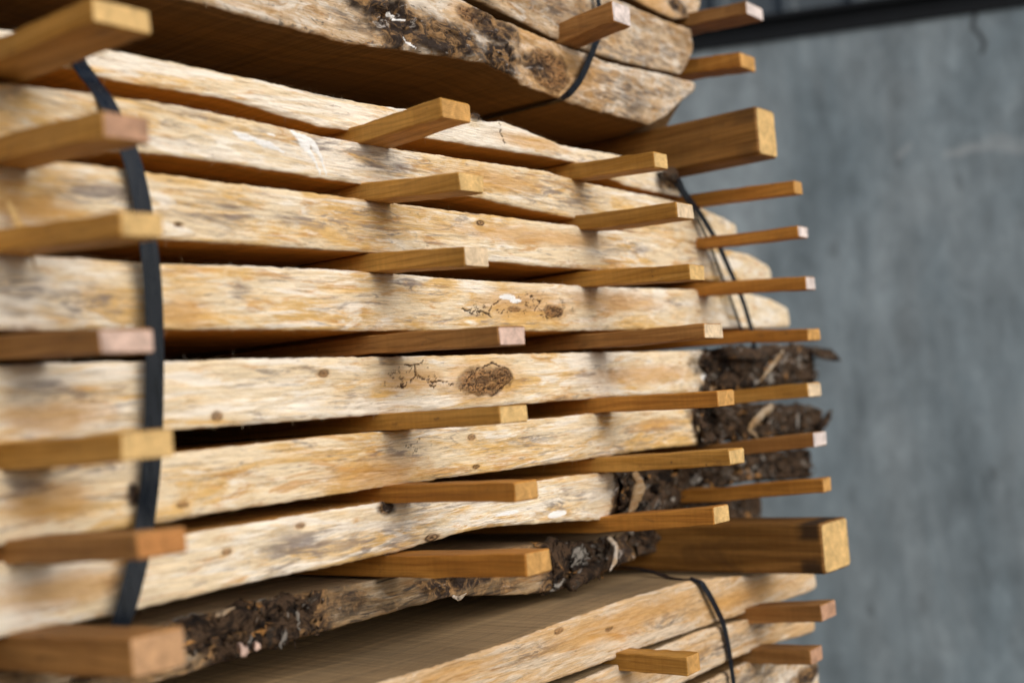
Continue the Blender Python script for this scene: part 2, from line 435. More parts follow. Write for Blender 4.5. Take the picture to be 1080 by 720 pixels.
    front = np.zeros_like(GX); front[:, :NF] = 1
    def pad(a, fill=0.): return np.concatenate([a, np.full((n, m - NF), fill)], 1)
    A = np.stack([front, pad(knot), pad(crack), pad(paint)], -1).reshape(-1, 4)
    Bm = np.stack([pad(halo), pad(stain_shade), pad(gnarl_shade), np.zeros_like(GX)], -1).reshape(-1, 4)
    V = np.stack([GX, GY, GZ], -1).reshape(-1, 3)
    i = np.arange(n - 1)[:, None]; j = np.arange(m)[None, :]; j2 = (j + 1) % m
    Q = np.stack([i * m + j, (i + 1) * m + j, (i + 1) * m + j2, i * m + j2], -1).reshape(-1, 4)
    faces = Q.tolist()
    faces.append(list(range(m))); faces.append([(n - 1) * m + k for k in range(m)][::-1])
    # saw fuzz and splinters along both arrises, part of the slab itself
    V = V.tolist(); extra = 0
    rr = np.random.RandomState(seed + 900)
    for which in (0, 1):
        cnt = int(700 * fuzz * (1 if which else .5))
        for q in range(cnt):
            a = rr.uniform(.62, x1 - .03)
            if fbm(np.array([a * 9.]), np.array([which * 5.]), seed + 3, 2)[0] < rr.uniform(-.45, .45): continue
            k = int(np.searchsorted(xs, a)); k = min(max(k, 0), n - 1)
            z = zt[k] if which else zb[k]; y = (yT if which else yB)[k] - .001
            L = abs(rr.normal(0, .0032)) + .001
            if rr.rand() < .04: L *= 2.5
            ang = rr.uniform(-1.2, 1.2); hx = math.sin(ang) * L; hz = abs(math.cos(ang)) * L * (1 if which else -1)
            w = rr.uniform(.0003, .0009); b0 = len(V)
            V += [[a, y, z], [a + w, y + .0006, z], [a + hx, y - rr.uniform(-.001, .0025), z + hz]]
            faces.append([b0, b0 + 1, b0 + 2]); extra += 3
    if extra:
        ex = np.tile(np.array([[1., 0, 0, 0]]), (extra, 1)); A = np.concatenate([A, ex]); Bm = np.concatenate([Bm, ex * 0])
    org = (float((xs[0] + xs[-1]) / 2), D + W / 2, float(zb.mean()))
    root = None
    o = mesh_obj('timber_slab', V, faces, MAT[mat], None, org, {'mask_a': A, 'mask_b': Bm})
    tag(o, label, 'slab', group)
    SLABS[key] = dict(obj=o, xs=xs, zt=zt, zb=zb, yf=yf + er, label=label)
    bpy.context.view_layer.update()
    for bk in barks: add_bark(o, xs, zt, zb, Y, X, Zf, T, seed, bk)
    return o

def add_bark(slab, xs, zt, zb, Y, X, Zf, T, seed, spec):
    """rough bark left on the near edge between two photo columns"""
    x0, x1, thick = spec[:3]; over = spec[3] if len(spec) > 3 else .004
    sel = np.where((xs >= x0) & (xs <= x1))[0]
    if len(sel) < 5: return
    sel = sel[::2]
    M = 34; t = np.linspace(-.06, 1.06, M)
    xx = np.repeat(xs[sel][:, None], M, 1); tt = np.repeat(t[None], len(sel), 0)
    th = (zt - zb)[sel][:, None]
    zz = zb[sel][:, None] + th * np.clip(tt, 0, 1) + th * (tt - np.clip(tt, 0, 1)) * .8
    yy = np.array([np.interp(np.clip(t, 0, 1), T[0], Y[k]) for k in sel])
    r1 = 1 - np.abs(fbm(xx * 26, zz * 40, seed + 101, 4)) * 2.2
    r2 = fbm(xx * 70, zz * 110, seed + 102, 4)
    soft = spec[4] if len(spec) > 4 else .045; soft2 = spec[5] if len(spec) > 5 else soft if len(spec) > 4 else .02
    rg = fbm(xx * 22, zz * 40, seed + 104, 4)
    ends = sstep(x0, x0 + soft, xx + soft * rg) * (1 - sstep(x1 - soft2, x1, xx + soft2 * rg))
    h = thick * (.45 + .55 * r1 + .38 * r2) * (.15 + .85 * ends)
    prof = 1 - np.clip((np.abs(tt - .5) - .40) / .16, 0, 1) ** 2
    yo = yy - h * prof - .001 + .006 * (1 - prof)
    zz = zz + .0075 * fbm(xx * 42, zz * 30, seed + 105, 4)
    n, m = xx.shape
    V = np.stack([xx, yo, zz], -1).reshape(-1, 3).tolist()
    hole = fbm(xx * 34, zz * 46, seed + 103, 3) < -.52
    faces = []
    for i in range(n - 1):
        for j in range(m - 1):
            if hole[i, j] and .0 < T[0][0] + .2 < 1: continue
            if ends[i, j] < .25 + .2 * rg[i, j]: continue
            faces.append([i * m + j, (i + 1) * m + j, (i + 1) * m + j + 1, i * m + j + 1])
    # loose flakes and shreds of bark
    rr = np.random.RandomState(seed + 110)
    for q in range(int(34 * (x1 - x0) / .1)):
        a = rr.uniform(x0 + min(.02, .3 * soft) + .3 * soft, x1 - .002); k = int(np.argmin(np.abs(xs[sel] - a))); j = rr.randint(0, m)
        c = np.array([xx[k, j], yo[k, j], zz[k, j]]); b0 = len(V)
        L = rr.uniform(.004, .013); w = L * rr.uniform(.2, .5)
        d = rr.normal(size=3); d[1] = -abs(d[1]) * .9 - .3; d /= np.linalg.norm(d)
        s = np.cross(d, rr.normal(size=3)); s /= np.linalg.norm(s) + 1e-9; th_ = np.cross(d, s) * .0012
        P = [c - s * w * .5, c + s * w * .5, c + d * L * .6 + s * w * .6, c + d * L, c + d * L * .6 - s * w * .4]
        V += [list(p + th_ * .5) for p in P] + [list(p - th_ * .5) for p in P]
        faces += [[b0 + e for e in (0, 1, 2, 3, 4)], [b0 + 5 + e for e in (4, 3, 2, 1, 0)]]
        for e in range(5): faces.append([b0 + e, b0 + 5 + e, b0 + 5 + (e + 1) % 5, b0 + (e + 1) % 5])
    o = mesh_obj('bark', V, faces, MAT['bark'], slab, tuple(slab.location))
    return o

def shred(parent, pts, rad, mat, name='bark_shred', flat=.45, seed=1):
    '''torn, tapering strip of bark or wood along photo points (u, v, y)'''
    P = np.array([at_y(u, v, y) for u, v, y in pts]); k = np.linspace(0, len(P) - 1, 16)
    C = np.stack([np.interp(k, range(len(P)), P[:, a]) for a in range(3)], -1)
    T = np.gradient(C, axis=0); T /= np.linalg.norm(T, axis=1)[:, None]
    V = []; Fs = []; n = 9
    for i, (c, t) in enumerate(zip(C, T)):
        s_ = np.cross(t, [0, 1, 0]); s_ /= np.linalg.norm(s_); q = np.cross(t, s_)
        e = i / 15.; R = rad * (.55 + .6 * math.sin(math.pi * min(1, .15 + e * .8))) * (1 - .75 * max(0, e - .7) / .3)
        for a in range(n):
            an = 2 * math.pi * a / n + e * 1.5
            j_ = 1 + .45 * float(fbm(np.array([i * .9 + seed * 7.]), np.array([a * 1.3]), seed, 3)[0])
            V.append(c + s_ * R * math.cos(an) * j_ + q * R * flat * math.sin(an) * j_)
    for i in range(15):
        for a in range(n): Fs.append([i * n + a, i * n + (a + 1) % n, (i + 1) * n + (a + 1) % n, (i + 1) * n + a])
    Fs.append(list(range(n))[::-1]); Fs.append([15 * n + a for a in range(n)])
    a_ = np.tile(np.array([[1., 0, 0, 0]]), (len(V), 1))
    return mesh_obj(name, V, Fs, MAT[mat], parent, tuple(parent.location), {'mask_a': a_, 'mask_b': a_ * 0})

def X_of(u, v=400, y=1.0): return float(at_y(u, v, y)[0])

L_ = -160
# --- main pack, from the top down
build_slab('P0', [(L_, 22), (0, 33), (60, 42), (111, 51), (240, 77), (360, 103), (413, 113), (485, 119), (497, 119), (508, 121), (514, 129), (530, 127), (557, 138), (593, 153), (657, 164), (700, 172), (716, 180), (726, 192)],
           [(L_, 52), (0, 62), (60, 69), (120, 85), (240, 104), (345, 134), (440, 143), (607, 171), (660, 195), (700, 203), (722, 207), (727, 209)],
           [(L_, .05), (0, .05), (300, .02), (600, .0), (740, .02)],
           'thin pale slab at the top of the main stack, under the dark overhanging timber', seed=11, W=.9,
           marks=[('line', 0, 0, 1, 1, [(527, 128), (529, 140), (533, 150)], .0008), ('gnarl_shade', 503, 123, 12, 5), ('gnarl_shade', 712, 190, 16, 12), ('halo', 560, 150, 40, 10)])
build_slab('P1', [(L_, 84), (0, 88), (100, 99), (200, 113), (300, 134), (360, 148), (460, 163), (577, 180), (613, 190), (660, 200), (720, 214), (765, 228), (778, 236), (782, 242)],
           [(L_, 160), (0, 162), (143, 160), (233, 170), (300, 181), (360, 191), (403, 197), (503, 208), (593, 227), (640, 237), (700, 252), (760, 262), (775, 258), (784, 250)],
           [(L_, .01), (0, .01), (740, 0), (785, .05)],
           'cream slab with white bird droppings dripping down its edge', seed=21,
           marks=[('stroke', 270, 150, 9, 9, [(248, 139, 2), (258, 144, 5), (266, 147, 3), (279, 152, 5), (290, 157, 2.5), (299, 160, 1)]),
                  ('stroke', 322, 150, 9, 9, [(309, 139, 3), (316, 146, 6), (323, 154, 6), (327, 163, 4.5), (333, 172, 1.8), (338, 184, 1.3)]), ('stroke', 322, 150, 9, 9, [(318, 142, 3), (329, 151, 4.5), (335, 160, 3.5), (340, 172, 1.5), (345, 184, 1.2)]), ('stroke', 1, 1, 1, 1, [(283, 142, 2.2), (289, 144, 1)]),
                  ('stain_shade', 330, 152, 80, 12), ('stain_shade', 400, 172, 40, 16), ('stain_shade', 220, 126, 40, 6), ('stain_shade', 40, 100, 40, 10), ('halo', 520, 190, 60, 14), ('stain_shade', 600, 205, 50, 14)])
build_slab('P2', [(L_, 160), (0, 166), (83, 172), (150, 181), (233, 192), (360, 207), (527, 227), (610, 238), (700, 250), (765, 263), (795, 270), (812, 280), (818, 292)],
           [(L_, 244), (0, 246), (167, 252), (360, 264), (420, 268), (517, 275), (637, 286), (720, 294), (800, 300), (819, 300)],
           [(L_, 0), (700, 0), (780, .01), (820, .05)],
           'slab streaked grey and gold, directly below the slab with white droppings', seed=31,
           marks=[('pin', 509, 235, 5, 4), ('stain_shade', 230, 225, 60, 16), ('stain_shade', 330, 232, 60, 12), ('stain_shade', 400, 245, 60, 10), ('stain_shade', 660, 262, 34, 10), ('halo', 560, 248, 90, 12), ('stain_shade', 100, 205, 60, 18), ('pin', 187, 237, 5, 3), ('halo', 30, 220, 60, 20)])
build_slab('P3', [(L_, 264), (0, 266), (40, 269), (167, 277), (360, 284), (460, 292), (560, 298), (660, 303), (720, 305), (770, 306), (815, 315), (832, 324), (838, 334)],
           [(L_, 348), (0, 348), (150, 347), (360, 348), (557, 349), (643, 348), (720, 346), (800, 346), (839, 344)],
           [(L_, .0), (700, 0), (790, .01), (840, .05)],
           'straight cream slab with fine branching cracks and two small knots in its edge', seed=41,
           marks=[('halo', 555, 322, 60, 20), ('pin', 544, 326, 7, 5), ('knot', 584, 328, 11, 7), ('paint', 537, 313, 9, 3.4), ('paint', 545, 317, 6, 2.5), ('stain_shade', 545, 316, 16, 6),
                  ('line', 0, 0, 1, 1, [(489, 326), (500, 329), (508, 327), (516, 331), (520, 323), (530, 316)], .0008),
                  ('line', 0, 0, 1, 1, [(505, 333), (508, 327)], .0008), ('line', 0, 0, 1, 1, [(516, 331), (520, 334)], .0008),
                  ('line', 0, 0, 1, 1, [(560, 312), (570, 318), (566, 326)], .0007), ('line', 0, 0, 1, 1, [(572, 333), (580, 336), (592, 331), (597, 323)], .0008), ('web', 572, 322, 40, 16), ('web', 520, 326, 34, 9),
                  ('stain_shade', 655, 318, 16, 12), ('stain_shade', 714, 320, 14, 7), ('halo', 195, 330, 34, 22), ('stain_shade', 254, 308, 16, 12),  # first stain here paints the soft shadow below the far stick column
                  ('stain_shade', 20, 310, 40, 30), ('stain_shade', 90, 320, 60, 25), ('stain_shade', 430, 300, 20, 10), ('halo', 650, 318, 60, 14)])  # small stain below the middle stick also paints its soft shadow
build_slab('P4', [(L_, 390), (0, 386), (27, 383), (173, 380), (360, 377), (527, 373), (640, 371), (720, 370), (760, 368), (807, 366), (845, 366), (862, 368)],
           [(L_, 474), (0, 471), (33, 467), (187, 453), (360, 440), (527, 428), (647, 418), (720, 415), (773, 411), (830, 405), (863, 402)],
           [(L_, 0), (700, 0), (760, .01), (862, .03)],
           'slab with the large dark brown knot in its edge and bark at its far end', seed=51,
           barks=[(X_of(738), X_of(876), .012, .004, .13, .05)],
           marks=[('knot', 511, 402, 30, 16), ('knot', 529, 396, 13, 9), ('web', 515, 400, 26, 15), ('line', 0, 0, 1, 1, [(512, 384), (526, 384), (537, 390), (541, 397), (532, 408), (520, 417)], .0010), ('line', 0, 0, 1, 1, [(486, 412), (494, 398), (506, 388), (514, 385)], .0006), ('halo', 440, 400, 46, 15), ('web', 440, 398, 44, 15), ('web', 470, 404, 20, 10), ('pin', 340, 394, 6.5, 5.5), ('pin', 228, 439, 9, 7),
                  ('line', 0, 0, 1, 1, [(420, 409), (432, 404), (441, 396), (438, 386)], .0008), ('line', 0, 0, 1, 1, [(441, 396), (452, 402), (466, 402), (478, 405)], .0008), ('line', 0, 0, 1, 1, [(428, 385), (438, 386), (448, 381)], .0008),
                  ('line', 0, 0, 1, 1, [(452, 402), (460, 411)], .0007), ('stain_shade', 635, 394, 34, 8), ('stain_shade', 380, 414, 20, 6), ('gnarl_shade', 755, 388, 22, 14), ('halo', 760, 402, 26, 10),
                  ('stain_shade', 55, 415, 50, 18), ('halo', 60, 440, 70, 22), ('stain_shade', 110, 430, 50, 20), ('halo', 680, 395, 60, 14), ('paint', 742, 398, 5, 4)])
build_slab('P5', [(L_, 500), (0, 494), (187, 477), (233, 472), (360, 458), (500, 448), (653, 433), (720, 430), (770, 428), (820, 426), (866, 430)],
           [(L_, 586), (0, 575), (67, 566), (147, 555), (233, 540), (360, 521), (450, 507), (560, 492), (647, 480), (690, 473), (740, 468), (800, 461), (866, 455)],
           [(L_, 0), (722, 0), (745, .035), (866, .03)],
           'golden slab with a shaggy bark end, directly below the slab with the large knot', seed=61,
           barks=[(X_of(728), X_of(876, 440, 1.03), .015, .004, .07, .05)],
           marks=[('pin', 497, 461, 5.5, 3.5), ('stain_shade', 560, 462, 34, 7), ('halo', 400, 500, 60, 22), ('stain_shade', 430, 475, 26, 18), ('web', 438, 470, 18, 10), ('halo', 690, 448, 30, 8), ('stain_shade', 690, 450, 44, 10), ('pin', 502, 492, 4, 3),  # stain right below the middle stick also paints that stick's shadow
                  ('stain_shade', 30, 515, 60, 16), ('gnarl_shade', 140, 520, 9, 12), ('halo', 50, 530, 60, 24), ('stain_shade', 100, 492, 60, 10), ('pin', 192, 532, 10, 5)])
build_slab('P6', [(L_, 606), (0, 592), (150, 572), (200, 562), (360, 536), (460, 521), (568, 507), (600, 502), (640, 497), (655, 496), (700, 490), (770, 481), (856, 474)],
           [(L_, 690), (0, 672), (33, 665), (143, 643), (267, 613), (360, 595), (427, 580), (493, 560), (527, 555), (580, 551), (637, 548), (660, 548), (700, 540), (730, 521), (770, 510), (800, 505), (856, 502)],
           [(L_, 0), (636, 0), (648, .06), (700, .08), (860, .06)],
           'wavy slab with small knots, touching the dark weathered slab below it', seed=71,
           barks=[(X_of(634, 520, 1.02), X_of(868, 490, 1.06), .017, .004, .05, .05)],
           marks=[('pin', 239, 582, 7, 5), ('pin', 316, 554, 5.5, 4), ('pin', 457, 567, 8, 5), ('stain_shade', 405, 570, 70, 20), ('stain_shade', 600, 530, 34, 14), ('stain_shade', 320, 575, 50, 26), ('gnarl_shade', 408, 535, 10, 8), ('paint', 588, 542, 12, 4), ('paint', 536, 541, 14, 2.6),  # small gnarl patch paints the shadow smudge under the middle stick
                  ('stain_shade', 300, 600, 30, 10), ('halo', 70, 620, 90, 22), ('stain_shade', 130, 610, 40, 16), ('gnarl_shade', 646, 524, 12, 40)])  # tall last patch paints dark shade into the step of the edge
build_slab('P7', [(L_, 745), (0, 704), (133, 668), (233, 643), (360, 618), (440, 602), (500, 590), (547, 576), (580, 572), (620, 572), (646, 566), (664, 556), (700, 545), (750, 526), (800, 523)],
           [(L_, 800), (0, 765), (130, 731), (197, 711), (283, 683), (360, 661), (443, 638), (477, 629), (553, 627), (593, 622), (625, 606), (647, 592), (700, 580), (770, 558), (800, 551)],
           [(L_, .03), (560, .03), (640, .04), (655, .10), (770, .13), (800, .13)],
           'dark weathered slab with clinging bark, lowest slab of the main stack', mat='slab_dark', seed=81, dirt=.62,
           barks=[(X_of(160, 680, 1.03), X_of(345, 665, 1.03), .0035, .004, .13), (X_of(566, 600, 1.03), X_of(656, 590, 1.04), .008), (X_of(655, 570, 1.08), X_of(804, 545, 1.13), .016)],
           marks=[('stain_shade', 360, 640, 80, 24), ('stain_shade', 440, 625, 60, 20), ('stain_shade', 620, 590, 30, 20), ('stain_shade', 240, 670, 70, 20), ('gnarl_shade', 480, 612, 50, 16), ('gnarl_shade', 240, 670, 50, 18), ('halo', 596, 578, 24, 8)])
# --- lower pack
build_slab('P8', [(0, 838), (200, 780), (410, 718), (493, 693), (593, 657), (660, 632), (720, 614), (733, 611), (800, 606), (866, 604)],
           [(0, 930), (200, 862), (410, 778), (560, 727), (620, 706), (700, 675), (767, 653), (820, 636), (853, 624), (868, 617)],
           [(0, -.06), (868, -.06)],
           'golden slab under the lower big square timber, with its broad flat top showing', seed=91, W=1.0, mat='slab_low',
           marks=[('pin', 590, 665, 7, 4), ('pin', 643, 663, 5, 4), ('stain_shade', 560, 690, 44, 12), ('stain_shade', 700, 655, 40, 16), ('halo', 660, 655, 90, 18), ('halo', 480, 710, 60, 10), ('halo', 780, 630, 60, 12)], group='slabs of the lower stack')
build_slab('P9', [(0, 960), (400, 808), (560, 738), (677, 690), (740, 664), (790, 652), (830, 652), (867, 651)],
           [(0, 1040), (400, 880), (600, 790), (723, 718), (770, 695), (807, 681), (840, 672), (868, 663)],
           [(0, -.06), (868, -.06)],
           'slab with a bright streak on its edge, directly under the wide flat topped slab', seed=101, W=1.0, mat='slab_low',
           marks=[('stain_shade', 740, 690, 60, 12), ('stain_shade', 800, 662, 24, 8), ('halo', 700, 700, 60, 12)], group='slabs of the lower stack')
build_slab('P10', [(0, 1070), (500, 850), (700, 744), (760, 712), (800, 694), (868, 686)],
           [(0, 1150), (500, 940), (700, 830), (800, 772), (868, 748)],
           [(0, -.06), (868, -.06)],
           'slab at the bottom right corner of the stack, only its knotty end in view', seed=111, W=1.0, mat='slab_grey',
           marks=[('gnarl_shade', 848, 712, 20, 14), ('stain_shade', 800, 715, 50, 14)], group='slabs of the lower stack')
# --- upper pack
TOPY = .018
build_slab('T1', [(-100, -215), (190, -112), (360, -52), (480, -6), (530, 20), (582, 43), (640, 64), (695, 78), (736, 89)],
           [(-100, -95), (60, -42), (190, -2), (250, 14), (360, 43), (427, 53), (507, 69), (530, 78), (547, 88), (600, 107), (650, 121), (687, 131), (700, 124), (720, 106), (738, 90)],
           [(-100, TOPY), (738, TOPY)],
           'thick gnarled slab with dark burl patches and a purple brown knot, overhanging at the top', mat='slab_grey', seed=121, W=1.05, flat=1.76, dirt=.35, relief=1.4,
           marks=[('gnarl_shade', 470, 45, 70, 34), ('gnarl_shade', 430, 22, 40, 24), ('gnarl_shade', 515, 30, 30, 26), ('gnarl_shade', 400, 6, 30, 12), ('gnarl_shade', 520, 62, 40, 26), ('gnarl_shade', 560, 70, 18, 16), ('knot', 578, 75, 22, 22), ('knot', 500, 18, 18, 10), ('stroke', 1, 1, 1, 1, [(408, 14, 1.5), (418, 18, 3), (428, 21, 1)]), ('stroke', 1, 1, 1, 1, [(424, 40, 1), (433, 46, 2.4), (438, 53, 1)]), ('stain_shade', 640, 92, 80, 26), ('stain_shade', 400, 25, 60, 20), ('bump', 500, 60, 70, 40, .016), ('halo', 600, 75, 40, 30), ('stain_shade', 700, 105, 40, 24), ('halo', 560, 30, 30, 26)],
           group='slabs of the upper stack')
build_slab('T2', [(-100, -330), (360, -140), (550, -46), (662, 3), (700, 20), (738, 33)],
           [(-100, -222), (360, -58), (480, -11), (540, 16), (582, 38), (640, 59), (695, 73), (722, 78), (738, 40)],
           [(-100, TOPY), (738, TOPY)],
           'grey mottled slab with a rounded end, second slab up in the overhanging timber', mat='slab_grey', seed=131, W=1.0, dirt=.35,
           marks=[('stain_shade', 650, 45, 60, 26), ('stain_shade', 600, 20, 40, 26), ('stain_shade', 710, 60, 24, 20)], group='slabs of the upper stack')
build_slab('T3', [(-100, -440), (360, -240), (600, -90), (700, -38), (746, -16)],
           [(-100, -342), (360, -150), (550, -56), (640, -14), (662, -6), (712, 20), (735, 18), (746, -6)],
           [(-100, TOPY), (746, TOPY)],
           'topmost slab with orange and blue grey blotches, cut off by the upper photo edge', mat='slab_grey', seed=141, W=1.0,
           marks=[('gnarl_shade', 715, 6, 12, 10), ('halo', 690, 4, 30, 12), ('stain_shade', 660, -4, 30, 10)], group='slabs of the upper stack')

SO = {k: v['obj'] for k, v in SLABS.items()}
shred(SO['P6'], [(668, 498, 1.01), (676, 512, 1.0), (668, 530, .995), (662, 546, .99)], .010, 'slab_dark', seed=2)
shred(SO['P6'], [(700, 520, 1.04), (690, 532, 1.03), (672, 544, 1.02)], .008, 'bark', seed=3)
shred(SO['P7'], [(641, 566, 1.03), (650, 576, 1.02), (649, 590, 1.01), (643, 602, 1.01)], .005, 'slab_grey', seed=4)
shred(SO['P7'], [(600, 618, 1.02), (620, 606, 1.02), (640, 590, 1.03)], .010, 'bark', flat=.7, seed=14)
shred(SO['P7'], [(477, 628, 1.02), (484, 631, 1.01), (492, 625, 1.0)], .003, 'slab_grey', seed=5)
shred(SO['P7'], [(252, 682, 1.015), (257, 686, 1.0), (262, 688, 1.0)], .006, 'end_pink', seed=6)
shred(SO['P7'], [(268, 680, 1.015), (271, 681, 1.0), (275, 683, 1.0)], .004, 'end_pink', seed=7)
shred(SO['P4'], [(858, 370, 1.0), (868, 373, 1.0), (878, 375, 1.0), (887, 380, 1.0)], .010, 'bark', seed=8)
shred(SO['P4'], [(752, 374, 1.0), (775, 372, .985), (800, 375, .985), (822, 366, .99)], .009, 'bark', seed=9)
shred(SO['P4'], [(826, 370, .985), (815, 385, .98), (800, 404, .985)], .004, 'slab_dark', flat=.25, seed=19)
shred(SO['P5'], [(862, 450, 1.02), (870, 446, 1.01), (874, 438, 1.01), (878, 432, 1.01)], .009, 'bark', seed=10)
shred(SO['P5'], [(815, 428, 1.0), (800, 440, .99), (790, 452, .99), (800, 462, 1.0)], .007, 'slab_dark', flat=.25, seed=11)
shred(SO['P5'], [(735, 436, 1.0), (742, 450, .985), (745, 466, .99)], .008, 'bark', seed=12)
shred(SO['P0'], [(700, 180, 1.0), (710, 184, .99), (716, 194, .99)], .010, 'bark', seed=13)
shred(SO['P2'], [(8, 212, .985), (18, 232, .975), (28, 256, .972), (38, 284, .975)], .0035, 'end_gold', name='splinter', seed=15)

# ---------------------------------------------------------------- stickers
def zgap(a, b, x):
    A, Bq = SLABS[a], SLABS[b]
    return float(np.interp(x, A['xs'], A['zb'])), float(np.interp(x, Bq['xs'], Bq['zt']))

def stick_mesh(x, y0, z0, w, h, yin, zin, yend, rr, bow=.0):
    """square batten: near end at (x..x+w, y0), runs level inside the pack from yin"""
    ys = [y0, y0 + .0015] + list(np.linspace(y0 + .012, yin, 9)) + list(np.linspace(yin + .04, yend, 6))
    ch = .0012
    sec = [(ch, 0), (w - ch, 0), (w, ch), (w, h - ch), (w - ch, h), (ch, h), (0, h - ch), (0, ch)]
    V = []; F_ = []
    ph = rr.uniform(0, 9)
    for k, y in enumerate(ys):
        s = 0 if y >= yin else ((yin - y) / (yin - y0))
        zz = zin + (z0 - zin) * s
        ins = .0010 if k == 0 else 0
        for a, b in sec:
            ax = ins + a * (w - 2 * ins) / w; bz = ins + b * (h - 2 * ins) / h
            j = .0006 * math.sin(y * 40 + ph + a * 90) + rr.normal(0, .0004)
            V.append((x + ax + j, y + (rr.normal(0, .0004) if k == 0 else 0), zz + bz + .0005 * math.sin(y * 33 + ph * 2) + rr.normal(0, .0004)))
    n = len(sec)
    for k in range(len(ys) - 1):
        for i in range(n):
            F_.append([k * n + i, k * n + (i + 1) % n, (k + 1) * n + (i + 1) % n, (k + 1) * n + i])
    nside = len(F_)
    F_.append(list(range(n))[::-1]); F_.append([(len(ys) - 1) * n + i for i in range(n)])
    return V, F_, [0] * nside + [1, 0]

XC = [None, .585, 1.06, 1.50, 1.85]
def sticker(a, b, c, uL, vT, vB, uR, pine, end, label, x=None, yback=.9, face=None, name='sticker', group='spacer sticks between the slabs', cat='spacer stick'):
    x = x or XC[c]
    rr = np.random.RandomState(int(uL * 7 + vT * 3) % 9999)
    E0 = at_x(uL, vT, x); E1 = at_x(uL, vB, x)
    y0 = (E0[1] + E1[1]) / 2; h = E0[2] - E1[2]
    wR = ray(uR, (vT + vB) / 2); w = wR[0] / wR[1] * y0 - x
    up, lo = zgap(a, b, x + w / 2)
    gc = (up + lo) / 2
    yin = D + .01 if face is None else face
    zin = gc - h / 2
    zin = min(max(zin, E1[2] - .012), E1[2] + .012)
    print('STICK %s/%s c%d x=%.3f y0=%.3f h=%.4f w=%.4f endz=%.4f gap %.4f..%.4f (%.4f) dz=%.4f' % (a, b, c, x, y0, h, w, E1[2], lo, up, up - lo, E1[2] - zin))
    V, Fc, fm = stick_mesh(x, y0, E1[2], w, h, yin, zin, D + yback, rr)
    org = (x + w / 2, y0, E1[2])
    o = mesh_obj(name, V, Fc, [MAT['pine'][pine], MAT[end]], None, org, fmat=fm, smooth=False)
    return tag(o, label, cat, group)

R_ = [('P0', 'P1'), ('P1', 'P2'), ('P2', 'P3'), ('P3', 'P4'), ('P4', 'P5'), ('P5', 'P6'), ('P6', 'P7')]
def row(i, *a, **k): sticker(R_[i][0], R_[i][1], *a, **k)
row(0, 1, 98, -3, 24, 158, 1, 'end_gold', 'blurred spacer stick with a golden end at the top left corner')
row(1, 1, 108, 115, 144, 157, 1, 'end_brown', 'spacer stick with a pinkish brown end, second from the top along the left side')
row(2, 1, 127, 222, 249, 173, 1, 'end_gold', 'golden spacer stick beside a hanging wood splinter, third down the left side')
row(3, 1, 105, 346, 373, 162, 2, 'end_pink', 'spacer stick with a dusty pink end against the wide black strap')
row(4, 1, 127, 456, 487, 184, 1, 'end_gold', 'yellow spacer stick with a bright end, fifth down the left side')
row(5, 1, 144, 563, 591, 198, 2, 'end_rust', 'spacer stick with a rusty orange end on the lower left')
row(6, 1, 138, 674, 716, 196, 2, 'end_tan', 'large blurred spacer stick with a tan end at the bottom left corner')
row(0, 2, 466, 103, 124, 496, 1, 'end_orange', 'spacer stick with a reddish orange end, just below the gnarled overhanging slab')
row(1, 2, 484, 181, 201, 510, 1, 'end_gold', 'golden spacer stick between the slab with white droppings and the grey streaked slab')
row(2, 2, 490, 259, 280, 515, 1, 'end_pale', 'spacer stick with a chipped cream end, above the slab with branching cracks')
row(3, 2, 526, 343, 364, 554, 2, 'end_pink', 'brown spacer stick with a pink end grain, straight above the large dark knot')
row(4, 2, 527, 428, 447, 557, 1, 'end_gold', 'spacer stick with a clean yellow end, straight below the large dark knot')
row(5, 2, 543, 509, 529, 568, 0, 'end_orange', 'orange spacer stick in the middle, on top of the wavy slab')
row(6, 2, 555, 584, 609, 581, 0, 'end_orange', 'orange spacer stick resting on the dark bark covered slab')
row(0, 3, 690, 160, 177, 704, 1, 'end_gold', 'spacer stick with a slanting grain line, near the far end under the top slab')
row(1, 3, 714, 213, 230, 731, 1, 'end_pale', 'spacer stick with a bright pale end, touching the thin black strap')
row(2, 3, 727, 278, 295, 743, 1, 'end_gold', 'golden spacer stick left of the thin black strap, over the slab with branching cracks')
row(3, 3, 743, 341, 357, 762, 2, 'end_pale', 'brown spacer stick with a chalky end, beside the thin black strap\'s lower end')
row(4, 3, 757, 412, 429, 775, 0, 'end_orange', 'orange spacer stick just below the bark end of the knotty slab')
row(5, 3, 769, 474, 491, 785, 1, 'end_gold', 'golden spacer stick under the golden slab, in front of the black bark')
row(6, 3, 753, 535, 553, 769, 0, 'end_gold', 'orange spacer stick just above the lower big square timber')
row(0, 4, 838, 190, 204, 846, 0, 'end_orange', 'orange spacer stick at the right, just below the upper big square timber')
row(1, 4, 842, 238, 250, 852, 0, 'end_white', 'thin orange spacer stick with a white end, second down at the far right')
row(2, 4, 850, 291, 305, 860, 0, 'end_white', 'spacer stick with a whitish end beside the blunt end of the grey streaked slab')
row(3, 4, 852, 346, 359, 865, 0, 'end_orange', 'rusty orange spacer stick at the right, just above the bark of the knotty slab')
row(4, 4, 852, 404, 419, 866, 1, 'end_pale', 'golden spacer stick with a cream end squeezed between two bark covered ends')
row(5, 4, 858, 456, 471, 872, 2, 'end_white', 'brown spacer stick with a pinkish white end against the grey wall')
row(6, 4, 868, 504, 519, 877, 0, 'end_orange', 'slim orange spacer stick just over the lower big square timber, at the far right')
UG = 'spacer sticks of the upper stack'; LG = 'spacer sticks of the lower stack'
sticker('T2', 'T1', 3, 646, 0, 22, 664, 2, 'end_white', 'spacer stick with a pinkish white end above the bent black strap', x=1.52, face=1.03, group=UG)
